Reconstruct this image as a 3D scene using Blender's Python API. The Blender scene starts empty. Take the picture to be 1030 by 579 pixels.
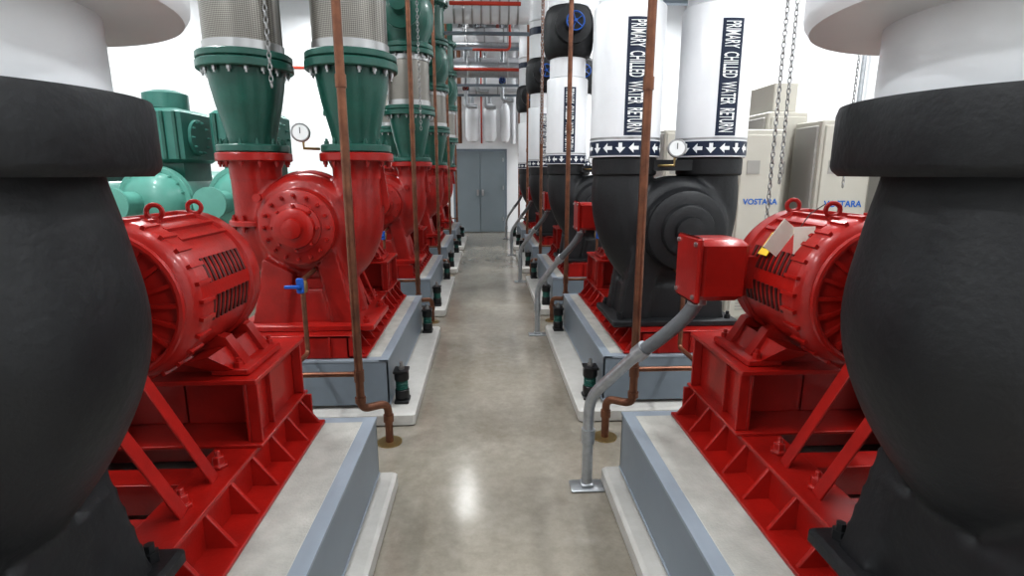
import bpy, math, random, bmesh
from mathutils import Vector, Matrix
random.seed(4)
scene=bpy.context.scene
pi=math.pi
# ---------------------------------------------------------------- materials
def mat(name,col,rough=.5,metal=0,coat=0,noise=0,nscale=8,bump=0,bscale=60,col2=None,spec=.5):
    m=bpy.data.materials.new(name); m.use_nodes=True
    nt=m.node_tree; N=nt.nodes; L=nt.links
    b=N['Principled BSDF']
    b.inputs['Base Color'].default_value=(*col,1)
    b.inputs['Roughness'].default_value=rough
    b.inputs['Metallic'].default_value=metal
    b.inputs['Coat Weight'].default_value=coat
    b.inputs['Coat Roughness'].default_value=.12
    b.inputs['Specular IOR Level'].default_value=spec
    tc=N.new('ShaderNodeTexCoord')
    if noise or col2:
        n=N.new('ShaderNodeTexNoise'); n.inputs['Scale'].default_value=nscale; n.inputs['Detail'].default_value=6
        n.inputs['Roughness'].default_value=.62
        L.new(tc.outputs['Object'],n.inputs['Vector'])
        r=N.new('ShaderNodeValToRGB')
        c2=col2 if col2 else tuple(c*(1-noise) for c in col)
        r.color_ramp.elements[0].color=(*c2,1); r.color_ramp.elements[0].position=.3
        r.color_ramp.elements[1].color=(*col,1); r.color_ramp.elements[1].position=.7
        L.new(n.outputs['Fac'],r.inputs['Fac']); L.new(r.outputs['Color'],b.inputs['Base Color'])
    if bump:
        n2=N.new('ShaderNodeTexNoise'); n2.inputs['Scale'].default_value=bscale; n2.inputs['Detail'].default_value=4
        L.new(tc.outputs['Object'],n2.inputs['Vector'])
        bp=N.new('ShaderNodeBump'); bp.inputs['Strength'].default_value=bump; bp.inputs['Distance'].default_value=.01
        L.new(n2.outputs['Fac'],bp.inputs['Height']); L.new(bp.outputs['Normal'],b.inputs['Normal'])
    return m
RED=mat('red_paint',(.37,.011,.007),.33,coat=.25,noise=.35,nscale=5,bump=.09,bscale=90,spec=.4)
REDD=mat('red_cast_paint',(.34,.011,.007),.38,coat=.2,noise=.4,nscale=6,bump=.22,bscale=70,spec=.4)
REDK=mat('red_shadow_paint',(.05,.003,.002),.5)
GREEN=mat('green_paint',(.015,.105,.078),.36,coat=.2,noise=.35,nscale=6,bump=.14,bscale=60)
TEAL=mat('teal_paint',(.045,.19,.155),.4,coat=.2,noise=.25,nscale=4)
MINT=mat('mint_paint',(.12,.35,.29),.4,coat=.2,noise=.2,nscale=3)
BLACK=mat('black_insulation',(.011,.012,.014),.5,noise=.3,nscale=9,bump=.22,bscale=45,spec=.45)
BLK2=mat('black_plastic',(.01,.01,.011),.4)
WHITE=mat('white_jacket',(.76,.77,.79),.35,noise=.06,nscale=4,coat=.1)
WWALL=mat('wall_paint',(.82,.83,.84),.7,noise=.04,nscale=2,bump=.05,bscale=80)
NAVY=mat('navy_label',(.006,.016,.045),.4)
TEXTW=mat('label_white',(.8,.82,.82),.5)
BGREY=mat('blue_grey_steel',(.18,.215,.25),.42,noise=.12,nscale=4,coat=.1)
BGREYL=mat('blue_grey_trim',(.27,.31,.355),.5,noise=.1,nscale=5)
CONC=mat('pad_concrete',(.48,.475,.44),.75,col2=(.35,.345,.32),nscale=9,bump=.2,bscale=120)
CURB=mat('curb_concrete',(.54,.53,.505),.55,col2=(.43,.42,.395),nscale=6,bump=.1,bscale=90)
COPPER=mat('aged_copper',(.26,.12,.07),.38,metal=.7,col2=(.13,.06,.04),nscale=12)
BRASS=mat('brass',(.4,.29,.13),.35,metal=.9)
GALV=mat('galvanised_steel',(.48,.50,.52),.34,metal=.7,noise=.25,nscale=30)
FLEX=mat('flexible_conduit_sleeve',(.15,.16,.17),.4,noise=.2,nscale=20)
STEEL=mat('steel',(.42,.42,.42),.3,metal=.9)
CHAINM=mat('chain_steel',(.3,.3,.3),.35,metal=.8)
BLUE=mat('blue_handle',(.01,.09,.38),.4)
BEIGE=mat('cabinet_beige',(.46,.44,.39),.5,noise=.05,nscale=3)
BEIGED=mat('cabinet_grey',(.30,.29,.27),.5)
DOORM=mat('door_grey',(.18,.215,.235),.5,noise=.06,nscale=2)
PAPER=mat('tag_paper',(.85,.82,.74),.7)
YEL=mat('yellow_label',(.75,.5,.03),.5)
BLUET=mat('blue_lettering',(.01,.12,.45),.4)
RUBG=mat('green_spring',(.008,.09,.07),.4)
ORANGE=mat('orange_red_pipe',(.5,.05,.025),.4)
EMI=bpy.data.materials.new('lamp_tube'); EMI.use_nodes=True
EMI.node_tree.nodes['Principled BSDF'].inputs['Emission Color'].default_value=(1,.98,.95,1)
EMI.node_tree.nodes['Principled BSDF'].inputs['Emission Strength'].default_value=6
# braided stainless
BRAID=mat('braided_stainless',(.40,.39,.36),.38,metal=.7)
nt=BRAID.node_tree; N=nt.nodes; L=nt.links
tc=[n for n in N if n.type=='TEX_COORD'][0]
sep=N.new('ShaderNodeSeparateXYZ'); L.new(tc.outputs['Object'],sep.inputs[0])
wv=[]
for sgn in(1,-1):
    mm=N.new('ShaderNodeMath'); mm.operation='MULTIPLY_ADD'; mm.inputs[1].default_value=sgn*1.0
    L.new(sep.outputs['X'],mm.inputs[0]); L.new(sep.outputs['Z'],mm.inputs[2])
    k=N.new('ShaderNodeMath'); k.operation='MULTIPLY'; k.inputs[1].default_value=300; L.new(mm.outputs[0],k.inputs[0])
    sn=N.new('ShaderNodeMath'); sn.operation='SINE'; L.new(k.outputs[0],sn.inputs[0]); wv.append(sn)
ml=N.new('ShaderNodeMath'); ml.operation='MULTIPLY'; L.new(wv[0].outputs[0],ml.inputs[0]); L.new(wv[1].outputs[0],ml.inputs[1])
mr=N.new('ShaderNodeMapRange'); mr.inputs[1].default_value=-1; L.new(ml.outputs[0],mr.inputs[0])
rr=N.new('ShaderNodeValToRGB'); rr.color_ramp.elements[0].color=(.10,.092,.08,1); rr.color_ramp.elements[1].color=(.37,.355,.325,1)
L.new(mr.outputs[0],rr.inputs['Fac']); L.new(rr.outputs['Color'],N['Principled BSDF'].inputs['Base Color'])
# polished concrete floor
FLOOR=bpy.data.materials.new('polished_concrete'); FLOOR.use_nodes=True
nt=FLOOR.node_tree; N=nt.nodes; L=nt.links; b=N['Principled BSDF']
tc=N.new('ShaderNodeTexCoord')
def nz(scale,detail,rough=.6,dist=0):
    n=N.new('ShaderNodeTexNoise'); n.inputs['Scale'].default_value=scale; n.inputs['Detail'].default_value=detail
    n.inputs['Roughness'].default_value=rough; n.inputs['Distortion'].default_value=dist
    L.new(tc.outputs['Object'],n.inputs['Vector']); return n
n1=nz(1.4,8,.7,.4); n2=nz(16,8,.75)
r1=N.new('ShaderNodeValToRGB'); r1.color_ramp.elements[0].position=.3; r1.color_ramp.elements[1].position=.7
r1.color_ramp.elements[0].color=(.235,.21,.17,1); r1.color_ramp.elements[1].color=(.36,.335,.29,1)
L.new(n1.outputs['Fac'],r1.inputs['Fac'])
r2=N.new('ShaderNodeValToRGB'); r2.color_ramp.elements[0].position=.35; r2.color_ramp.elements[1].position=.65
r2.color_ramp.elements[0].color=(.82,.81,.79,1); r2.color_ramp.elements[1].color=(1,1,1,1)
L.new(n2.outputs['Fac'],r2.inputs['Fac'])
m1=N.new('ShaderNodeMix'); m1.data_type='RGBA'; m1.blend_type='MULTIPLY'; m1.inputs[0].default_value=1
L.new(r1.outputs['Color'],m1.inputs[6]); L.new(r2.outputs['Color'],m1.inputs[7])
L.new(m1.outputs[2],b.inputs['Base Color'])
r3=N.new('ShaderNodeMapRange'); r3.inputs[3].default_value=.09; r3.inputs[4].default_value=.22
L.new(n1.outputs['Fac'],r3.inputs[0]); L.new(r3.outputs[0],b.inputs['Roughness'])
b.inputs['Specular IOR Level'].default_value=.6
n4=nz(2.2,2); bp=N.new('ShaderNodeBump'); bp.inputs['Strength'].default_value=.12; bp.inputs['Distance'].default_value=.02
L.new(n4.outputs['Fac'],bp.inputs['Height']); L.new(bp.outputs['Normal'],b.inputs['Normal'])

# ---------------------------------------------------------------- mesh builder
def basis(ax):
    ax=Vector(ax).normalized()
    t=Vector((0,0,1)) if abs(ax.z)<.9 else Vector((0,1,0))
    u=ax.cross(t).normalized(); v=ax.cross(u).normalized()
    return ax,u,v
class MB:
    def __init__(s): s.v=[];s.f=[];s.m=[];s.sm=[];s.mats=[]
    def mi(s,m):
        if m not in s.mats: s.mats.append(m)
        return s.mats.index(m)
    def add(s,vs,fs,m,smooth=False):
        o=len(s.v); i=s.mi(m)
        s.v+= [tuple(v) for v in vs]
        for f in fs: s.f.append([o+k for k in f]); s.m.append(i); s.sm.append(smooth)
    def box(s,x0,x1,y0,y1,z0,z1,m,M=None):
        vs=[Vector((x,y,z)) for x in(x0,x1) for y in(y0,y1) for z in(z0,z1)]
        if M: vs=[M@v for v in vs]
        s.add(vs,[(0,1,3,2),(4,6,7,5),(0,4,5,1),(2,3,7,6),(0,2,6,4),(1,5,7,3)],m)
    def bbox(s,x0,x1,y0,y1,z0,z1,m,c=.01):
        def outl(i):
            a,b_,c_,d=x0+i,x1-i,y0+i,y1-i
            k=c
            return [(a+k,c_),(b_-k,c_),(b_,c_+k),(b_,d-k),(b_-k,d),(a+k,d),(a,d-k),(a,c_+k)]
        vs=[];
        for (i,z) in((c,z0),(0,z0+c),(0,z1-c),(c,z1)):
            vs+=[(p[0],p[1],z) for p in outl(i)]
        fs=[tuple(range(8))[::-1],tuple(range(24,32))]
        for r in range(3):
            for k in range(8): fs.append((r*8+k,r*8+(k+1)%8,r*8+8+(k+1)%8,r*8+8+k))
        s.add(vs,fs,m)
    def lathe(s,prof,o,ax,m,seg=40,cap=True,smooth=True):
        ax,u,v=basis(ax); o=Vector(o); vs=[];fs=[]
        for r,h in prof:
            for k in range(seg):
                a=2*pi*k/seg; vs.append(o+ax*h+(u*math.cos(a)+v*math.sin(a))*max(r,1e-4))
        n=len(prof)
        for i in range(n-1):
            for k in range(seg):
                fs.append((i*seg+k,i*seg+(k+1)%seg,(i+1)*seg+(k+1)%seg,(i+1)*seg+k))
        if cap: fs.append(tuple(range(seg))[::-1]); fs.append(tuple(range((n-1)*seg,n*seg)))
        s.add(vs,fs,m,smooth)
    def cyl(s,p0,p1,r,m,seg=24,r1=None):
        p0=Vector(p0);p1=Vector(p1); d=p1-p0
        s.lathe([(r,0),(r if r1 is None else r1,d.length)],p0,d,m,seg)
    def tube(s,pts,rad,m,seg=16,cap=True,closed=False):
        pts=[Vector(p) for p in pts]; n=len(pts)
        if not hasattr(rad,'__len__'): rad=[rad]*n
        vs=[];fs=[]; u=None
        for i,p in enumerate(pts):
            if closed: t=pts[(i+1)%n]-pts[i-1]
            else: t=pts[min(i+1,n-1)]-pts[max(i-1,0)]
            t.normalize()
            if u is None: _,u,_v=basis(t)
            u=(u-t*u.dot(t)).normalized(); v=t.cross(u)
            for k in range(seg):
                a=2*pi*k/seg; vs.append(p+(u*math.cos(a)+v*math.sin(a))*rad[i])
        rng=n if closed else n-1
        for i in range(rng):
            j=(i+1)%n
            for k in range(seg): fs.append((i*seg+k,i*seg+(k+1)%seg,j*seg+(k+1)%seg,j*seg+k))
        if cap and not closed: fs.append(tuple(range(seg))[::-1]); fs.append(tuple(range((n-1)*seg,n*seg)))
        s.add(vs,fs,m,True)
    def torus(s,c,ax,R,r,m,seg=24,ts=8,sx=1,sv=1):
        ax,u,v=basis(ax); c=Vector(c)
        s.tube([c+u*math.cos(2*pi*k/seg)*R*sx+v*math.sin(2*pi*k/seg)*R*sv for k in range(seg)],r,m,ts,closed=True)
    def prism(s,poly,off,m):
        off=Vector(off); n=len(poly); p=[Vector(q) for q in poly]
        vs=p+[q+off for q in p]
        fs=[tuple(range(n))[::-1],tuple(range(n,2*n))]+[(k,(k+1)%n,n+(k+1)%n,n+k) for k in range(n)]
        s.add(vs,fs,m)
    def bolts(s,o,ax,R,n,m,r=.014,h=.02,ph=0):
        axx,u,v=basis(ax); o=Vector(o)
        for k in range(n):
            a=2*pi*k/n+ph; c=o+(u*math.cos(a)+v*math.sin(a))*R
            s.lathe([(r,0),(r,h)],c,axx,m,6,smooth=False)
            s.lathe([(r*.55,h),(r*.55,h*1.7)],c,axx,m,8)
    def flange(s,o,ax,r,t,nb,m,bm=None):
        axx=Vector(ax).normalized(); o=Vector(o)
        s.lathe([(r-.006,0),(r,.006),(r,t-.006),(r-.006,t)],o,axx,m,44)
        if nb:
            s.bolts(o+axx*t,axx,r*.86,nb,bm or m); s.bolts(o,-axx,r*.86,nb,bm or m)
    def mesh(s,name,bevel=0):
        me=bpy.data.meshes.new(name); me.from_pydata(s.v,[],s.f)
        for m_ in s.mats: me.materials.append(m_)
        for p,mi_,sm in zip(me.polygons,s.m,s.sm): p.material_index=mi_; p.use_smooth=sm
        bm=bmesh.new(); bm.from_mesh(me); bmesh.ops.recalc_face_normals(bm,faces=bm.faces)
        bm.to_mesh(me); bm.free()
        me.set_sharp_from_angle(angle=math.radians(38))
        me.update(); return me
def place(me,name,loc=(0,0,0),scale=(1,1,1),parent=None,bevel=0,rot=(0,0,0)):
    o=bpy.data.objects.new(name,me); scene.collection.objects.link(o)
    o.location=loc;o.scale=scale;o.rotation_euler=rot
    if parent: o.parent=parent
    if bevel:
        b=o.modifiers.new('bevel','BEVEL'); b.width=bevel; b.segments=2; b.limit_method='ANGLE'; b.angle_limit=math.radians(50)
    return o
def empty(name,loc=(0,0,0),scale=(1,1,1)):
    o=bpy.data.objects.new(name,None); scene.collection.objects.link(o); o.location=loc;o.scale=scale; return o
def fil(pts,R,n=7):
    pts=[Vector(p) for p in pts]; out=[pts[0]]
    for i in range(1,len(pts)-1):
        a,b_,c=pts[i-1],pts[i],pts[i+1]
        d1=(a-b_).normalized(); d2=(c-b_).normalized()
        ang=d1.angle(d2); 
        if ang>3.1: out.append(b_); continue
        d=min(R/math.tan(ang/2),(a-b_).length*.49,(c-b_).length*.49)
        p1=b_+d1*d; p2=b_+d2*d
        for k in range(n+1):
            t=k/n; out.append(p1*(1-t)**2+b_*2*t*(1-t)+p2*t*t)
    out.append(pts[-1]); return out
def catmull(P,n=8):
    P=[Vector(p) for p in P]; out=[]
    Q=[P[0]*2-P[1]]+P+[P[-1]*2-P[-2]]
    for i in range(1,len(Q)-2):
        a,b_,c,d=Q[i-1:i+3]
        for k in range(n):
            t=k/n
            out.append(.5*((2*b_)+(c-a)*t+(2*a-5*b_+4*c-d)*t*t+(3*b_-a-3*c+d)*t**3))
    out.append(P[-1]); return out

CX=.06                       # aisle centre line
ROW=[.95+2.55*i for i in range(5)]
XD=1.17                      # shaft line
XI,XO=.86,1.50               # bare (red/green) pair nozzles
BI,BO=.83,1.385              # black insulated pair nozzles
XFI,XFO=.91,1.58             # front insulated pair nozzles
ZR=1.19                      # bare pump shaft height
# ---------------------------------------------------------------- pump casings (voxel-blended castings)
def scroll(s,P,y=0,seg=32):
    c=catmull([(p[0],p[2],p[1]) for p in P],6)
    s.tube([(q.x,y,q.z) for q in c],[q.y for q in c],BLACK,seg)
def casing(kind):
    s=MB()
    if kind=='front':
        scroll(s,[(XFI,1.60,.20),(XFI,1.5,.195),(XFI-.005,1.36,.215),(.91,1.2,.232),(.97,1.03,.21),(1.09,.88,.185),(1.3,.83,.185),
           (1.5,.95,.185),(1.6,1.15,.195),(1.6,1.36,.2),(XFO,1.5,.2),(XFO,1.6,.2)])
        s.lathe([(.16,-.30),(.235,-.285),(.255,-.25),(.26,-.22),(.32,-.19),(.35,-.14),(.355,.0),(.35,.14),(.32,.19),(.27,.24),(.2,.28),(.12,.36)],(XD+.06,0,1.14),(0,1,0),BLACK,48)
        legs=((.83,1.02,1.08,.95),(1.42,1.62,1.56,1.36)); m=BLACK
    elif kind=='black':
        scroll(s,[(BI,1.60,.185),(BI,1.5,.188),(BI,1.36,.20),(.865,1.2,.208),(.93,1.03,.195),(1.04,.9,.18),(1.18,.86,.17),
           (1.32,.93,.17),(1.39,1.12,.172),(1.40,1.33,.18),(BO,1.5,.182),(BO,1.60,.182)])
        s.lathe([(.16,-.30),(.23,-.285),(.25,-.25),(.255,-.22),(.3,-.19),(.325,-.14),(.33,.0),(.325,.14),(.3,.19),(.25,.24),(.2,.28),(.12,.36)],(XD-.01,0,1.16),(0,1,0),BLACK,48)
        legs=((.79,.98,1.04,.86),(1.28,1.48,1.42,1.24)); m=BLACK
    else:
        scroll(s,[(XI,1.62,.145),(XI,1.54,.145),(.865,1.44,.15),(.875,1.32,.165),(.895,1.16,.172),(.96,1.01,.165),(1.08,.91,.15),(1.23,.90,.135),
           (1.34,.98,.125),(1.40,1.1,.115),(1.39,1.22,.105),(1.34,1.33,.09)],y=0)
        s.prism([(.80,-.1,1.52),(.74,-.1,1.28),(1.1,-.1,1.25),(.96,-.1,1.52)],(0,.2,0),BLACK)
        s.lathe([(.12,-.27),(.2,-.26),(.215,-.22),(.22,-.18),(.27,-.16),(.31,-.11),(.315,0),(.31,.12),(.27,.17),(.22,.22),(.16,.28),(.1,.36)],(XD,0,ZR),(0,1,0),BLACK,48)
        p=fil([(XO,.03,1.62),(XO,.06,.95),(XD,.2,.95)],.3,10)
        s.tube(p,.15,BLACK,28)
        legs=((.88,1.02,1.1,.98),(1.30,1.52,1.42,1.24)); m=REDD
    for y in(-.2,.1):
        a=legs[0]; s.prism([(a[0],y,.57),(a[1],y,.57),(a[2],y,.95),(a[3],y,1.05)],(0,.1,0),BLACK)
        a=legs[1]; s.prism([(a[0],y,.57),(a[1],y,.57),(a[2],y,1.0),(a[3],y,.9)],(0,.1,0),BLACK)
    s.prism([(legs[0][0]+.05,-.18,.8),(legs[0][0]+.03,-.18,.57),(legs[1][1]-.03,-.18,.57),(legs[1][1]-.08,-.18,.8)],(0,.36,0),BLACK)
    me=s.mesh('casing_src')
    o=place(me,'tmp')
    r=o.modifiers.new('r','REMESH'); r.mode='VOXEL'; r.voxel_size=.0125; r.use_smooth_shade=True
    sm=o.modifiers.new('s','SMOOTH'); sm.iterations=6 if kind!='red' else 3; sm.factor=.6
    dg=bpy.context.evaluated_depsgraph_get()
    me2=bpy.data.meshes.new_from_object(o.evaluated_get(dg))
    bpy.data.objects.remove(o)
    me2.materials.clear(); me2.materials.append(m); me2.name='casing_'+kind
    for p in me2.polygons: p.use_smooth=True
    return me2
CAS={k:casing(k) for k in('front','black','red')}
def foot(m,x0=.76,x1=1.6):
    s=MB(); s.bbox(x0,x1,-.26,.27,.545,.588,m,.008)
    for x in(x0+.055,x1-.055):
        for y in(-.21,.22): s.lathe([(.02,0),(.02,.025),(.012,.025),(.012,.045)],(x,y,.588),(0,0,1),m,6,smooth=False)
    return s
def cover_red():
    s=foot(RED); c=(XD,-.245,ZR)
    s.lathe([(.215,0),(.22,.01),(.22,.035),(.205,.045)],c,(0,-1,0),RED,48)
    s.bolts((XD,-.29,ZR),(0,-1,0),.187,16,RED,.013,.018)
    s.lathe([(.145,0),(.145,.02),(.12,.03),(.115,.06),(.095,.07),(.06,.07),(.055,.1),(.03,.105)],(XD,-.285,ZR),(0,-1,0),RED,40)
    s.bolts((XD,-.315,ZR),(0,-1,0),.13,8,RED,.011,.014)
    s.torus((XD,0,ZR),(0,1,0),.318,.016,RED,48,8)
    for x,y in((XI,0),(XO,.03)):
        s.flange((x,y,1.575),(0,0,1),.222,.05,0,RED)
        s.bolts((x,y,1.575),(0,0,-1),.195,12,RED,.014,.02)
        s.lathe([(.15,0),(.152,.06),(.175,.11)],(x,y,1.47),(0,0,1),RED,36)
    s.flange((XO,.05,1.18),(0,0,1),.19,.035,10,RED)
    s.prism([(.98,-.15,.59),(1.34,-.15,.59),(1.26,-.15,.86),(1.08,-.15,.86)],(0,.03,0),RED)
    for x in(.90,1.42): s.lathe([(.026,0),(.026,.03)],(x,-.17,1.36),(0,-1,0),RED,8)
    # reinforcing ribs on the volute neck
    s.prism([(.70,-.012,1.56),(.67,-.012,1.3),(.72,-.012,1.3),(.73,-.012,1.56)],(0,.024,0),RED)
    return s.mesh('cover_red')
def cover_black(front):
    s=foot(BLACK,.80 if front else .74,1.7 if front else 1.55); xd=XD+(.06 if front else -.01); zc=1.14 if front else 1.16
    s.lathe([(.24,0),(.245,.015),(.24,.035),(.225,.045),(.165,.05),(.155,.075),(.145,.08),(.09,.08),(.085,.11),(.04,.115)],(xd,-.265,zc),(0,-1,0),BLACK,48)
    if not front:
        for x in(BI,BO): s.lathe([(.195,0),(.203,.01),(.203,.1),(.195,.11)],(x,0,1.49),(0,0,1),BLACK,48)
        s.box(BI,BO,-.13,.13,1.52,1.585,BLACK)
    else:
        for x in(XFI,XFO): s.lathe([(.27,0),(.282,.01),(.286,.02),(.286,.118),(.282,.132),(.22,.138)],(x,0,1.495),(0,0,1),BLACK,64)
        s.prism([(.88,-.24,.588),(1.02,-.24,.588),(1.08,-.2,.95),(1.04,-.2,.97)],(0,.03,0),BLACK)
    return s.mesh('cover_black')
COV={'red':cover_red(),'black':cover_black(False),'front':cover_black(True)}
# ---------------------------------------------------------------- base frame
def base():
    s=MB(); y0,y1=-.355,1.33
    for sx,xi,xo in((1,.83,.90),(-1,1.66,1.59)):
        s.box(min(xi-.04*sx,xo),max(xi-.04*sx,xo),y0,y1,.405,.42,RED)
        s.box(min(xo-.008,xo+.008),max(xo-.008,xo+.008),y0,y1,.41,.545,RED)
        a,b_=(xo-.02,xo+.13) if sx==1 else (xo-.13,xo+.02)
        s.box(a,b_,y0,y1,.53,.547,RED)
        n=10
        for k in range(n+1):
            y=y0+.02+(y1-y0-.055)*k/n
            s.prism([(xi-.03*sx,y,.415),(xo,y,.415),(xo,y,.53),(xo-.018*sx,y,.53)],(0,.014,0),RED)
    for y in(.35,.62,.95,y1-.1):
        s.box(.9,1.6,y,y+.1,.44,.545,RED)
    s.box(.84,1.65,y0,y0+.012,.405,.545,RED)
    s.box(.84,1.65,y1-.012,y1,.405,.545,RED)
    for x in (1.0,1.2,1.4): s.box(x,x+.012,y0-.02,y0,.41,.54,RED)
    s.box(.9,1.6,y0,.3,.53,.548,RED)
    py0,py1=.86,1.32
    s.box(.86,1.56,py0-.02,py1+.02,.785,.803,RED)
    s.box(.86,1.56,py0-.02,py1+.02,.547,.56,RED)
    s.box(.885,1.53,py0+.16,py0+.172,.56,.787,RED)
    s.box(.885,1.53,py1-.012,py1,.56,.787,RED)
    s.box(.905,.917,py0,py1,.56,.787,RED); s.box(1.5,1.512,py0,py1,.56,.787,RED)
    for y in(py0,py1-.02):
        s.prism([(.865,y,.56),(.905,y,.56),(.905,y,.785),(.865,y,.785)],(0,.012,0),RED)
    for x in(1.2,): s.box(x,x+.012,py0+.16,py1,.56,.787,RED)
    for y in(.5,.72,1.2):
        s.lathe([(.03,0),(.03,.012),(.02,.012),(.02,.04),(.01,.04),(.01,.06)],(.955,y,.547),(0,0,1),RED,6,smooth=False)
    def bar(p,q,w=.045,t=.008):
        p=Vector(p);q=Vector(q); d=(q-p).normalized(); sd=Vector((0,1,0)); sd=(sd-d*sd.dot(d)).normalized(); n=d.cross(sd)
        s.prism([p-sd*w/2-n*t/2,p+sd*w/2-n*t/2,p+sd*w/2+n*t/2,p-sd*w/2+n*t/2],q-p,RED)
    for y in(.42,.6):
        bar((1.08,y-.08,1.04),(.93,y+.04,.547)); bar((1.30,y-.08,1.04),(1.46,y+.04,.547))
    s.lathe([(.13,0),(.145,.005),(.145,.29),(.13,.295)],(XD,.30,1.11),(0,1,0),RED,32)
    return s.mesh('base_frame')
BASE=base()
# ---------------------------------------------------------------- motor
def motor():
    s=MB(); c=(XD,0,1.12); ax=(0,1,0)
    y0,y1=.63,1.16
    C=lambda y:(c[0],y,c[2])
    s.lathe([(.10,0),(.17,.0),(.225,.02),(.248,.045),(.25,.06),(.25,.115),(.238,.12),(.238,.41),(.25,.415),(.25,.475),(.24,.5),(.2,.53),(.1,.545)],C(y0),ax,RED,56)
    for k in range(20):
        a=2*pi*k/20
        M=Matrix.Translation(Vector(C(y0)))@Matrix.Rotation(-a,4,'Y')
        s.box(.115,.215,-.012,.02,-.006,.006,RED,M)
    s.torus((c[0],y0-.006,c[2]),ax,.215,.012,RED,40,8); s.torus((c[0],y0-.006,c[2]),ax,.11,.012,RED,32,8)
    s.cyl((c[0],y0-.1,c[2]),(c[0],y0+.02,c[2]),.035,STEEL)
    for a0 in(20,-10,160,190):
        for j in range(9):
            y=y0+.14+j*.03
            a=math.radians(a0)
            M=Matrix.Translation(Vector((c[0],y,c[2])))@Matrix.Rotation(-a,4,'Y')
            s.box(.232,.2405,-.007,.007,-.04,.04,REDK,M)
    for a0 in(48,60,120,132,90,75,105):
        M=Matrix.Translation(Vector((c[0],y0,c[2])))@Matrix.Rotation(-math.radians(a0),4,'Y')
        s.box(.23,.25,.12,.41,-.006,.006,RED,M)
    for k in range(28):
        a=2*pi*k/28
        M=Matrix.Translation(Vector((c[0],y0,c[2])))@Matrix.Rotation(-a,4,'Y')
        s.box(.2,.257,.04,.115,-.006,.006,RED,M)
    for y in(.93,1.1):
        s.prism([(.93,y,.803),(1.39,y,.803),(1.39,y,.83),(1.33,y,.93),(1.22,y,.96),(1.1,y,.96),(.99,y,.93),(.93,y,.83)],(0,.05,0),RED)
    for x in(.9,1.3):
        s.bbox(x,x+.13,.88,1.19,.803,.83,RED,.005)
        for y in(.9,1.17): s.lathe([(.016,0),(.016,.02),(.009,.02),(.009,.035)],(x+.04,y,.83),(0,0,1),RED,6,smooth=False)
    s.prism([(.99,.8,.9),(1.08,.8,.88),(1.02,.9,.81),(.94,.9,.81)],(0,.33,0),RED)
    for yy in(.82,1.06):
        s.torus((c[0]-.06,yy,c[2]+.262),(.3,1,0),.022,.008,RED,16,8)
        s.cyl((c[0]-.06,yy,c[2]+.22),(c[0]-.06,yy,c[2]+.245),.014,RED,10)
    return s.mesh('motor')
MOTOR=motor()
def jbox():
    s=MB()
    s.bbox(.715,.90,.93,1.13,1.04,1.265,RED,.02)
    s.bbox(.70,.72,.92,1.14,1.03,1.275,RED,.008)
    s.box(.88,.97,.97,1.09,1.08,1.2,RED)
    for y in(.945,1.115):
        for z in(1.055,1.25): s.lathe([(.009,0),(.009,.008)],(.70,y,z),(-1,0,0),STEEL,8)
    return s.mesh('junction_box')
JBOX=jbox()
def tags():
    s=MB()
    M=Matrix.Translation((.955,.78,1.33))@Matrix.Rotation(.6,4,'Y')@Matrix.Rotation(.25,4,'Z')
    s.box(-.05,.02,-.0015,0,-.11,.0,PAPER,M)
    M=Matrix.Translation((.975,.77,1.33))@Matrix.Rotation(-.05,4,'Y')@Matrix.Rotation(-.2,4,'Z')
    s.box(-.02,.045,-.0015,0,-.13,0,PAPER,M)
    s.tube([(1.08,.82,1.40),(1.02,.8,1.37),(.975,.77,1.33)],.0018,BLK2,6)
    a=math.radians(148)
    M=Matrix.Translation((XD,.95,1.12))@Matrix.Rotation(-a,4,'Y')
    s.box(.25,.253,-.06,.0,-.045,.045,YEL,M); s.box(.2532,.2535,-.055,-.005,-.04,.02,BLK2,M)
    return s.mesh('motor_tags')
# ---------------------------------------------------------------- pads
def pad(xi):
    s=MB()
    s.box(xi+.05,1.72,-.33,1.33,.085,.403,CONC)
    for x in(xi,1.78):
        w=.012
        s.box(x if x<1 else x-w,(x+w) if x<1 else x,-.38,1.38,.11,.40,BGREY)
    s.box(xi,1.78,-.38,-.368,.11,.40,BGREY); s.box(xi,1.78,1.368,1.38,.11,.40,BGREY)
    s.box(xi-.004,xi+.055,-.384,1.384,.388,.402,BGREYL)
    s.box(1.72,1.784,-.384,1.384,.388,.402,BGREYL)
    s.box(xi,1.78,-.384,-.325,.387,.4015,BGREYL); s.box(xi,1.78,1.325,1.384,.387,.4015,BGREYL)
    s.box(xi-.004,xi+.03,-.384,1.384,.11,.122,BGREYL)
    return s.mesh('inertia_base')
PAD1=pad(.575); PAD2=pad(.66)
def curb():
    s=MB(); s.bbox(.50,1.9,-.46,1.45,0,.085,CURB,.012); return s.mesh('curb')
CURBM=curb()
def isolator():
    s=MB()
    s.bbox(-.045,.045,-.055,.055,0,.02,BLK2,.004)
    s.lathe([(.04,0),(.044,.01),(.044,.06),(.04,.065)],(0,0,.02),(0,0,1),BLK2,24)
    pts=[(math.cos(a)*.032,math.sin(a)*.032,.08+.06*a/(8*pi)) for a in [8*pi*k/64 for k in range(65)]]
    s.tube(pts,.008,RUBG,8)
    s.lathe([(.028,0),(.028,.08)],(0,0,.075),(0,0,1),BLK2,16)
    s.lathe([(.044,0),(.046,.006),(.046,.05),(.03,.06)],(0,0,.145),(0,0,1),BLK2,24)
    s.box(-.045,.045,-.05,.05,.2,.214,BLK2)
    s.lathe([(.012,0),(.012,.05)],(0,0,.21),(0,0,1),STEEL,8); s.lathe([(.02,0),(.02,.018)],(0,0,.214),(0,0,1),STEEL,6,smooth=False)
    return s.mesh('isolator')
ISO=isolator()
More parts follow.
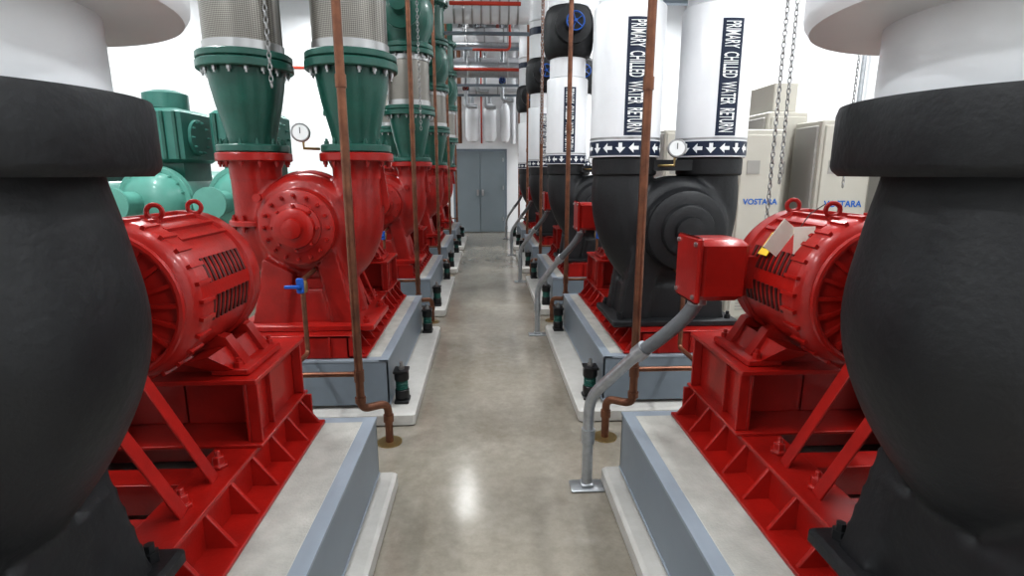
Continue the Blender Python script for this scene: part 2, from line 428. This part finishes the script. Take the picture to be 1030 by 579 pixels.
# ---------------------------------------------------------------- risers
def handwheel(s,c,ax,R,m):
    axx,u,v=basis(ax); c=Vector(c)
    s.torus(c,ax,R,R*.09,m,28,8)
    for k in range(5):
        a=2*pi*k/5; s.cyl(c,c+(u*math.cos(a)+v*math.sin(a))*R,R*.06,m,6)
    s.cyl(c-axx*.03,c+axx*.03,R*.18,m,12)
def riser_green():
    s=MB()
    for x,y in((XI,0),(XO,.03)):
        o=lambda z:(x,y,z)
        s.flange(o(1.628),(0,0,1),.21,.045,12,GREEN)
        s.lathe([(.135,0),(.14,.05),(.15,.10),(.185,.24),(.208,.36),(.22,.46)],o(1.66),(0,0,1),GREEN,48)
        s.flange(o(2.10),(0,0,1),.272,.05,16,GREEN,STEEL)
        s.flange(o(2.155),(0,0,1),.268,.04,0,GREEN)
        s.lathe([(.21,0),(.218,.05),(.218,.45),(.21,.5)],o(2.19),(0,0,1),BRAID,48)
        s.lathe([(.226,0),(.226,.05)],o(2.20),(0,0,1),STEEL,48); s.lathe([(.226,0),(.226,.05)],o(2.64),(0,0,1),STEEL,48)
        s.flange(o(2.70),(0,0,1),.272,.05,16,GREEN,STEEL)
        s.flange(o(2.755),(0,0,1),.268,.05,0,GREEN)
        s.lathe([(.21,0),(.22,.06),(.27,.16),(.285,.28),(.27,.4),(.22,.5),(.21,.56)],o(2.80),(0,0,1),GREEN,44)
        s.flange(o(3.34),(0,0,1),.275,.05,16,GREEN,STEEL)
        s.flange(o(3.40),(0,0,1),.27,.04,0,GREEN)
        s.lathe([(.16,0),(.16,.14),(.2,.15),(.2,.19),(.09,.2),(.08,.34)],(x,y-.22,3.08),(0,-1,0),GREEN,28)
        s.lathe([(.21,0),(.21,.5)],o(3.44),(0,0,1),GREEN,40)
        s.flange(o(3.9),(0,0,1),.28,.05,12,GREEN)
        s.lathe([(.2,0),(.2,.75)],o(3.95),(0,0,1),GREEN,40)
    s.tube([(XI+.22,-.02,1.65),(XI+.29,-.1,1.65),(XI+.29,-.1,1.70)],.008,BRASS,8)
    s.lathe([(.05,0),(.055,.005),(.055,.03),(.05,.035)],(XI+.3,-.1,1.74),(-.2,-1,0),STEEL,28)
    s.lathe([(.044,.036),(.044,.038)],(XI+.3,-.1,1.74),(-.2,-1,0),TEXTW,28)
    s.box(XI+.292,XI+.296,-.1405,-.139,1.735,1.77,BLK2)
    return s.mesh('riser_green')
def text_mesh(txt,font_size=1,off=.012):
    cu=bpy.data.curves.new('t','FONT'); cu.body=txt; cu.size=font_size; cu.extrude=0; cu.offset=off
    cu.resolution_u=3
    o=bpy.data.objects.new('t',cu); scene.collection.objects.link(o)
    dg=bpy.context.evaluated_depsgraph_get(); me=bpy.data.meshes.new_from_object(o.evaluated_get(dg))
    bpy.data.objects.remove(o)
    vs=[tuple(v.co) for v in me.vertices]; fs=[tuple(p.vertices) for p in me.polygons]
    return vs,fs
TV,TF=text_mesh('PRIMARY  CHILLED  WATER  RETURN')
def arc_strip(s,cx,r,a0,a1,z0,z1,m,n=12):
    vs=[];fs=[]
    for k in range(n+1):
        a=a0+(a1-a0)*k/n
        for z in(z0,z1): vs.append((cx+r*math.sin(a),-r*math.cos(a),z))
    for k in range(n): fs.append((2*k,2*k+2,2*k+3,2*k+1))
    s.add(vs,fs,m,True)
def riser_white():
    s=MB(); R=.218
    for x in(BI,BO):
        o=lambda z:(x,0,z)
        s.lathe([(.19,0),(R-.004,.0),(R,.004),(R,.87),(R-.005,.88),(R-.03,.885)],o(1.60),(0,0,1),WHITE,64)
        s.lathe([(R+.002,0),(R+.002,.012)],o(1.705),(0,0,1),STEEL,64,cap=False)
        s.lathe([(R+.0015,0),(R+.0015,.085)],o(1.61),(0,0,1),NAVY,64,cap=False)
        hw=.062/R
        arc_strip(s,x,R+.0015,-hw,hw,1.725,2.38,NAVY)
        xs=[v[0] for v in TV]; w=max(xs); h=.7
        vs=[]
        for v in TV:
            u=v[0]/w*.62; t=(v[1]-h/2)/h*.085
            a=t/R; r=R+.0065
            vs.append((x+r*math.sin(a),-r*math.cos(a),2.365-u))
        s.add(vs,TF,TEXTW)
        for k in range(-5,6):
            a=k*.36; r=R+.005
            zc=1.6525
            if k%2: sh=[(-.03,.004),(0,-.03),(.03,.004)],[(-.011,.004),(.011,.004),(.011,.03),(-.011,.03)]
            else: sh=[(-.03,0),(0,-.03),(0,.03)],[(0,-.011),(.03,-.011),(.03,.011),(0,.011)]
            for poly in sh:
                s.add([(x+r*math.sin(a+p[0]/R),-r*math.cos(a+p[0]/R),zc+p[1]) for p in poly],[tuple(range(len(poly)))],TEXTW)
        s.lathe([(.19,0),(.19,.2)],o(2.49),(0,0,1),WHITE,48)
        s.lathe([(.2,0),(.235,.03),(.255,.1),(.262,.2),(.262,.3),(.255,.4),(.235,.47),(.2,.5)],o(2.68),(0,0,1),BLACK,44)
        s.lathe([(.17,0),(.17,.14),(.18,.15),(.18,.17),(.1,.18),(.08,.24)],(x,-.2,2.95),(0,-1,0),BLACK,28)
        handwheel(s,(x,-.47,2.95),(0,-1,0),.085,BLUE)
        s.lathe([(.21,0),(.21,.5),(.23,.51),(.23,.53),(.21,.54),(.21,1.5)],o(3.18),(0,0,1),WHITE,44)
        s.lathe([(.212,0),(.212,.1)],o(3.5),(0,0,1),NAVY,44,cap=False)
    s.tube([(BI+.18,-.12,1.55),(BI+.26,-.2,1.55),(BI+.26,-.2,1.60)],.008,BRASS,8)
    s.lathe([(.05,0),(.055,.005),(.055,.03),(.05,.035)],(BI+.27,-.2,1.65),(-.3,-1,0),STEEL,28)
    s.lathe([(.044,.036),(.044,.038)],(BI+.27,-.2,1.65),(-.3,-1,0),TEXTW,28)
    s.box(BI+.258,BI+.262,-.2405,-.239,1.645,1.68,BLK2)
    return s.mesh('riser_white')
def riser_front():
    s=MB()
    for x in(XFI,XFO):
        o=lambda z:(x,0,z)
        s.lathe([(.225,0),(.225,.2)],o(1.61),(0,0,1),WHITE,64)
        s.lathe([(.225,0),(.350,.005),(.360,.02),(.362,.03),(.362,.8),(.34,.86),(.24,.9)],o(1.765),(0,0,1),WHITE,72)
        s.lathe([(.24,0),(.24,2.0)],o(2.62),(0,0,1),WHITE,48)
    return s.mesh('riser_front')
RG=riser_green(); RW=riser_white(); RF=riser_front()
# ---------------------------------------------------------------- piping
def copper_line():
    s=MB(); r=.022; x,y=.74,1.78
    p=fil([(x,y,4.6),(x,y,.26),(x-.12,y+.12,.24),(x-.12,y+.12,.0)],.06)
    s.tube(p,r,COPPER,16)
    for z in(.42,1.9,3.2): s.lathe([(r+.005,0),(r+.005,.06)],(x,y,z),(0,0,1),COPPER,16)
    s.lathe([(r+.007,0),(r+.007,.03)],(x,y,.30),(0,0,1),COPPER,16)
    s.lathe([(r+.007,0),(r+.007,.04)],(x-.12,y+.12,.13),(0,0,1),COPPER,16)
    s.lathe([(.07,0),(.07,.006),(.045,.008)],(x-.12,y+.12,0),(0,0,1),BRASS,24)
    b=[(x,y,.46),(x+.38,y,.46),(x+.38,y+.36,.46),(x+.38,y+.36,.90),(x+.38,y+.60,.92)]
    s.tube(fil(b,.03),.014,COPPER,12)
    vz=.86; vx=x+.38; vy=y+.36
    s.lathe([(.026,0),(.03,.02),(.03,.05),(.026,.07)],(vx,vy,vz-.03),(0,0,1),BRASS,12)
    s.bbox(vx-.02,vx+.02,vy-.05,vy-.028,vz-.03,vz+.06,BLUE,.006)
    s.bbox(vx-.012,vx+.085,vy-.06,vy-.045,vz+.0,vz+.022,BLUE,.005)
    s.cyl((vx,vy,vz+.005),(vx,vy-.05,vz+.005),.012,BRASS,8)
    return s.mesh('copper_line')
COPL=copper_line()
def conduit():
    s=MB(); r=.026
    a=fil([(.42,1.40,0),(.42,1.40,.47),(.56,1.25,.70),(.60,1.20,.765)],.24,14)
    s.tube(a,r,GALV,16)
    s.lathe([(.033,0),(.033,.07)],(.42,1.40,.24),(0,0,1),GALV,16)
    d=(Vector((.60,1.20,.765))-Vector((.56,1.25,.70))).normalized()
    s.lathe([(.036,0),(.036,.06)],Vector((.583,1.222,.737)),d,GALV,16)
    c=catmull([(.59,1.213,.748),(.655,1.135,.84),(.71,1.07,.93),(.74,1.03,1.0),(.748,1.02,1.05)],14)
    s.tube(c,[.028+(.0012 if k%2 else 0) for k in range(len(c))],FLEX,16)
    s.lathe([(.036,0),(.036,.03)],(.748,1.02,1.012),(0,0,1),GALV,12)
    s.bbox(.34,.5,1.35,1.45,0,.012,GALV,.004)
    s.bbox(.39,.45,1.37,1.43,.012,.03,GALV,.004)
    return s.mesh('conduit')
COND=conduit()

# ---------------------------------------------------------------- assemble the rows
for i,Y in enumerate(ROW):
    for side in(1,-1):
        loc=(CX,Y,0); sc=(side,1,1)
        kind='front' if i==0 else ('red' if side==-1 else 'black')
        off=(-.018*side if i==0 else 0,0,0)
        p=empty('centrifugal_pump',loc,sc)
        place(CAS[kind],'casing',loc=off,parent=p)
        place(COV[kind],'end_cover_and_feet',loc=off,parent=p)
        place(BASE,'base_frame',loc=(0,0,0),parent=p,bevel=.003 if i<2 else 0)
        m=empty('electric_motor',loc,sc)
        place(MOTOR,'motor_body',parent=m)
        if side==1: place(JBOX,'junction_box',parent=m)
        else: place(JBOX,'junction_box',loc=(2*XD,0,0),scale=(-1,1,1),parent=m)
        if i==0 and side==1: place(tags(),'inspection_tag',parent=m)
        place(PAD1 if i==0 else PAD2,'concrete_inertia_base',loc,sc,bevel=.002 if i<2 else 0)
        place(CURBM,'housekeeping_curb',loc,sc)
        if i>0:
            for yy in(-.27,1.27):
                place(ISO,'spring_isolator',(CX+side*.60,Y+yy,.085))
        else: place(ISO,'spring_isolator',(CX+side*.66,Y+1.415,.085),scale=(1,.55,1))
        place(COPL,'copper_drain_pipe',loc,sc)
        if side==1: place(COND,'electrical_conduit',loc,sc)
        if i==0: place(RF,'insulated_pipe_riser',(CX-.018,Y,0),sc)
        elif side==1: place(RW,'insulated_pipe_riser',loc,sc)
        else: place(RG,'valved_pipe_riser',loc,sc)

# ---------------------------------------------------------------- chains
def chain(name,x,y,z0,z1,r=.015):
    s=MB(); z=z1; k=0
    while z>z0:
        s.torus((x,y,z),(1,0,0) if k%2 else (0,1,0),r,.0035,CHAINM,10,5,sx=.65,sv=1.25)
        z-=r*1.9; k+=1
    place(s.mesh(name),name)
for (x,y,z0,z1) in((-1.72,2.6,1.92,3.2),(-1.76,2.62,2.0,3.2),(1.60,3.0,1.2,3.2),(1.68,3.05,1.45,3.2),(-1.12,3.05,1.95,3.3),(-.60,5.3,1.9,4.2),(.55,5.4,1.8,4.2),(2.9,4.3,1.4,4)):
    chain('hoist_chain',x,y,z0,z1)

# ---------------------------------------------------------------- drive cabinets (right)
def cabinet(name,x0,x1,y0,y1,h,step=0):
    s=MB()
    s.bbox(x0,x1,y0,y1,.06,h,BEIGE,.012); s.box(x0+.02,x1-.02,y0+.03,y1-.02,0,.07,BEIGED)
    s.bbox(x0+.025,x1-.025,y0-.02,y0+.005,.12,h-.05,BEIGE,.006)
    s.bbox(x0-.02,x0+.004,y0+.05,y1-.05,.12,h-.05,BEIGED,.006)
    s.box(x1-.07,x1-.055,y0-.035,y0-.018,h*.5,h*.5+.12,BLK2)
    for k in range(6): s.box(x0+.08,x1-.08,y0-.024,y0-.019,.2+k*.03,.212+k*.03,BEIGED)
    s.box(x0+.08,x0+.2,y0-.026,y0-.019,1.5,1.62,BEIGED)
    if step: s.bbox(x0+.06,x1-.1,y0+.05,y1,h,h+step,BEIGE,.01)
    return place(s.mesh(name),name)
def flat_text(parent,txt,x,y,z,w,m):
    vs,fs=text_mesh(txt,off=.025); W=max(v[0] for v in vs)
    k=w/W
    s=MB(); s.add([(x+v[0]*k,y,z+v[1]*k) for v in vs],fs,m)
    o=place(s.mesh('lettering'),'lettering'); o.parent=parent
c1=cabinet('drive_cabinet',2.34,2.78,5.0,5.6,1.90)
flat_text(c1,'VOSTARA',2.41,4.976,1.22,.33,BLUET)
c2=cabinet('drive_cabinet',2.80,3.20,5.4,6.0,2.10,step=.28)
c3=cabinet('drive_cabinet',3.05,3.55,4.9,5.35,1.98)
flat_text(c3,'VOSTARA',3.13,4.876,1.20,.36,BLUET)
c4=cabinet('drive_cabinet',2.5,3.05,7.6,8.2,2.1)
c5=cabinet('drive_cabinet',3.75,4.3,4.6,5.2,1.75)

# ---------------------------------------------------------------- mint equipment (left)
def chiller(name,x,y,zc):
    s=MB(); r=.36
    o=(x,y,zc)
    s.lathe([(.05,-.22),(r*.55,-.19),(r*.82,-.11),(r*.93,0)],o,(0,1,0),MINT,40)
    s.flange(o,(0,1,0),r*1.08,.05,20,MINT); s.flange((x,y+.06,zc),(0,1,0),r*1.08,.05,0,MINT)
    s.lathe([(r*.92,0),(r*.92,2.2)],(x,y+.1,zc),(0,1,0),MINT,40)
    s.lathe([(.12,0),(.12,.4),(.17,.41),(.17,.45),(.05,.46)],(x-.1,y-.1,zc),(0,-1,0),MINT,24)
    for yy in(.3,1.8):
        s.box(x-.3,x+.3,y+yy,y+yy+.06,0,zc-.2,TEAL)
    s.bbox(x-.34,x+.30,y+.12,y+.9,zc+.42,zc+1.0,TEAL,.04)
    for k in range(5): s.box(x-.28+k*.13,x-.25+k*.13,y+.09,y+.12,zc+.46,zc+.96,GREEN)
    s.lathe([(.2,0),(.23,.02),(.23,.18),(.12,.22)],(x-.02,y+.5,zc+1.0),(0,0,1),TEAL,28)
    s.flange((x+.30,y+.45,zc+.7),(1,0,0),.2,.04,10,TEAL)
    s.box(x-.25,x+.25,y+.2,y+.8,zc+.2,zc+.43,GREEN)
    return place(s.mesh(name),name)
chiller('water_chiller',-2.75,6.3,1.2); chiller('water_chiller',-3.6,6.1,1.2); chiller('water_chiller',-4.5,5.9,1.2)

# ---------------------------------------------------------------- room shell
def plane_box(name,x0,x1,y0,y1,z0,z1,m):
    s=MB(); s.box(x0,x1,y0,y1,z0,z1,m); return place(s.mesh(name),name)
WX0,WX1,WY0,WY1,H=-6.0,5.0,-3.0,14.2,6.0
plane_box('floor',WX0,WX1,WY0,WY1,-.1,0,FLOOR)
plane_box('ceiling',WX0,WX1,WY0,WY1,H,H+.1,WWALL)
plane_box('wall_left',WX0-.1,WX0,WY0,WY1,0,H,WWALL)
plane_box('wall_right',WX1,WX1+.1,WY0,WY1,0,H,WWALL)
plane_box('wall_back',WX0,WX1,WY1,WY1+.1,0,H,WWALL)
plane_box('wall_front',WX0,WX1,WY0-.1,WY0,0,H,WWALL)
s=MB()
dy=WY1-.005
s.box(-.82,.56,dy-.05,dy,0,2.12,BGREY)
s.bbox(-.76,-.135,dy-.08,dy-.04,.01,2.06,DOORM,.008); s.bbox(-.125,.50,dy-.08,dy-.04,.01,2.06,DOORM,.008)
s.box(-.22,-.17,dy-.12,dy-.08,.95,1.1,STEEL); s.box(-.09,-.04,dy-.12,dy-.08,.95,1.1,STEEL)
for x in(-.74,.46):
    for z in(.3,1.1,1.8): s.cyl((x,dy-.085,z),(x,dy-.085,z+.1),.012,STEEL,8)
place(s.mesh('door_1'),'door_1')
for k in range(5):
    s=MB(); y=.5+3.2*k  # grey I-section beams spanning the room under the ceiling
    s.box(WX0+.01,WX1-.01,y,y+.16,5.35,5.37,BGREYL); s.box(WX0+.01,WX1-.01,y,y+.16,5.72,5.74,BGREYL); s.box(WX0+.01,WX1-.01,y+.07,y+.09,5.37,5.72,BGREYL)
    place(s.mesh('ceiling_beam_%d'%(k+1)),'ceiling_beam_%d'%(k+1))
def opipe(name,pts,r,m,bands=None,R=.35):
    s=MB(); s.tube(fil(pts,R),r,m,28)
    if bands:
        for c,ax in bands: s.lathe([(r+.006,0),(r+.006,.03)],c,ax,STEEL,28)
    place(s.mesh(name),name)
for x in(CX+BI,CX+BO,CX-XI,CX-XO): opipe('insulated_header_pipe',[(x,.7,4.9),(x,13.3,4.9)],.24,WHITE,[((x,y,4.9),(0,1,0)) for y in(4.5,7,9.5,12)])
def duct(y,z,r,m,xs):
    opipe('crossover_duct',[(-2.5,y,z),(2.5,y,z)],r,m,[((x,y,z),(1,0,0)) for x in xs])
duct(9.7,4.15,.2,WHITE,(-.5,-.35,-.2,-.05,.1,.25,.4,.55)); duct(12.3,4.3,.22,WHITE,(-.4,0,.4)); duct(12.5,3.72,.16,GALV,(-.3,.3)); duct(7.35,4.05,.07,GALV,(-.2,.3))
duct(13.3,3.42,.1,WHITE,(-.2,.3)); duct(8.1,4.2,.1,WHITE,(-.3,.15)); duct(13.0,3.95,.12,WHITE,(-.1,.4)); duct(13.6,4.75,.16,GALV,(-.3,.2)); duct(11.7,4.05,.06,GALV,(0,))
opipe('sprinkler_pipe',[(-.5,8.6,3.95),(.55,8.6,3.95)],.028,ORANGE); opipe('sprinkler_pipe',[(-4,11.2,3.5),(-1.9,11.2,3.5),(1.9,11.2,3.5)],.03,ORANGE)
opipe('sprinkler_pipe',[(-.4,10.6,4.6),(.3,10.6,4.6),(.3,13.9,4.6)],.03,ORANGE,R=.1)
opipe('sprinkler_pipe',[(.46,10.2,4.9),(.46,10.2,3.65),(-.2,10.2,3.65)],.022,ORANGE,R=.08)
# dropped insulated branch lines with small valves above the far aisle
for (x,y,z) in((-.42,12.9,3.0),(.40,12.6,3.1),(.02,13.5,3.05),(-.15,12.7,3.3)):
    s=MB(); s.tube(fil([(x,y,4.9),(x,y,z),(x+.25,y,z)],.1),.045,GALV,14)
    s.lathe([(.06,0),(.075,.02),(.075,.1),(.06,.12)],(x,y,z+.35),(0,0,1),BLACK,18)
    handwheel(s,(x,y-.14,z+.41),(0,-1,0),.06,BLUE if x>0 else ORANGE); s.cyl((x,y-.14,z+.41),(x,y,z+.41),.01,STEEL,8)
    place(s.mesh('valved_branch_pipe'),'valved_branch_pipe')
s=MB()
for x in(-.22,.0): s.box(x-.01,x+.01,6.5,13.8,4.55,4.65,GALV)
for k in range(24): s.box(-.22,0,6.6+.3*k,6.63+.3*k,4.56,4.575,GALV)
for x in(-.17,-.12,-.07): s.cyl((x,6.5,4.59),(x,13.8,4.59),.014,BLK2,8)
for y in(7,9,11,13): 
    for x in(-.24,.02): s.cyl((x,y,4.55),(x,y,H),.008,STEEL,6)
place(s.mesh('cable_tray'),'cable_tray')
for y,z in((7.4,3.9),(9.9,3.82),(12.0,3.3),(11.4,3.9),(13.1,3.25)):
    s=MB(); s.box(-1.3,1.4,y-.03,y+.03,z,z+.05,BGREY)
    for x in(-.35,.5): s.cyl((x,y,z),(x,y,H),.009,STEEL,6)
    place(s.mesh('pipe_support_strut'),'pipe_support_strut')
for x,r in((-.30,.17),(.13,.17),(.50,.12)):
    s=MB(); s.lathe([(.03,0),(r*.7,.03),(r,.14),(r,.75),(r*.7,.88),(.05,.92)],(x,13.75,2.25),(0,0,1),WHITE,32)
    s.tube(fil([(x,13.75,3.1),(x,13.75,3.5),(x,14.15,3.5)],.1),.05,GALV,12); s.box(x-.03,x+.03,13.75,14.19,2.5,2.54,BGREY)
    place(s.mesh('expansion_tank'),'expansion_tank')
for x,rr_,m in((-1.15,.1,WHITE),(-.62,.05,COPPER),(.72,.06,WHITE),(1.0,.1,WHITE),(-.08,.02,ORANGE)):
    opipe('wall_riser_pipe',[(x,14.05,2.25),(x,14.05,5.9)],rr_,m)
for y in(3.0,3.4,6.5,7.2): opipe('wall_conduit',[(4.93,y,0.0),(4.93,y,5.9)],.03,GALV)

# ---------------------------------------------------------------- lighting (real fixtures)
for lx in(-3.4,-.45,3.2):
    for ly in(-1.6,1.4,4.4,7.4,10.4,12.9):
        if lx==-.45 and ly in(7.4,12.9): continue
        z=5.25
        s=MB(); s.prism([(lx-.12,ly-.65,z+.02),(lx+.12,ly-.65,z+.02),(lx+.06,ly-.65,z+.1),(lx-.06,ly-.65,z+.1)],(0,1.3,0),TEXTW)
        s.cyl((lx,ly-.5,z+.1),(lx,ly-.5,H),.006,STEEL,6); s.cyl((lx,ly+.5,z+.1),(lx,ly+.5,H),.006,STEEL,6)
        s.cyl((lx-.05,ly-.62,z+.005),(lx-.05,ly+.62,z+.005),.016,EMI,10); s.cyl((lx+.05,ly-.62,z+.005),(lx+.05,ly+.62,z+.005),.016,EMI,10)
        f=place(s.mesh('ceiling_light_fixture'),'ceiling_light_fixture')
        ld=bpy.data.lights.new('lamp','AREA'); ld.shape='RECTANGLE'; ld.size=.2; ld.size_y=1.24; ld.energy=24 if lx==-.45 else 142
        if lx==-.45 and ly<2: ld.energy=50
        ld.color=(.96,.985,1)
        lo=bpy.data.objects.new('lamp',ld); scene.collection.objects.link(lo); lo.location=(lx,ly,z-.02); lo.parent=f
w=bpy.data.worlds.new('w'); scene.world=w; w.use_nodes=True
w.node_tree.nodes['Background'].inputs[0].default_value=(.9,.93,1,1); w.node_tree.nodes['Background'].inputs[1].default_value=.3

# ---------------------------------------------------------------- camera
cd=bpy.data.cameras.new('camera'); cd.lens=540/1030*36; cd.sensor_width=36; cd.clip_start=.05
cam=bpy.data.objects.new('camera',cd); scene.collection.objects.link(cam)
cam.location=(0,0,1.5); cam.rotation_euler=(math.radians(90-12),0,math.radians(-2.8))
scene.camera=cam
scene.view_settings.view_transform='Standard'
scene.view_settings.exposure=0.0
scene.view_settings.gamma=.86
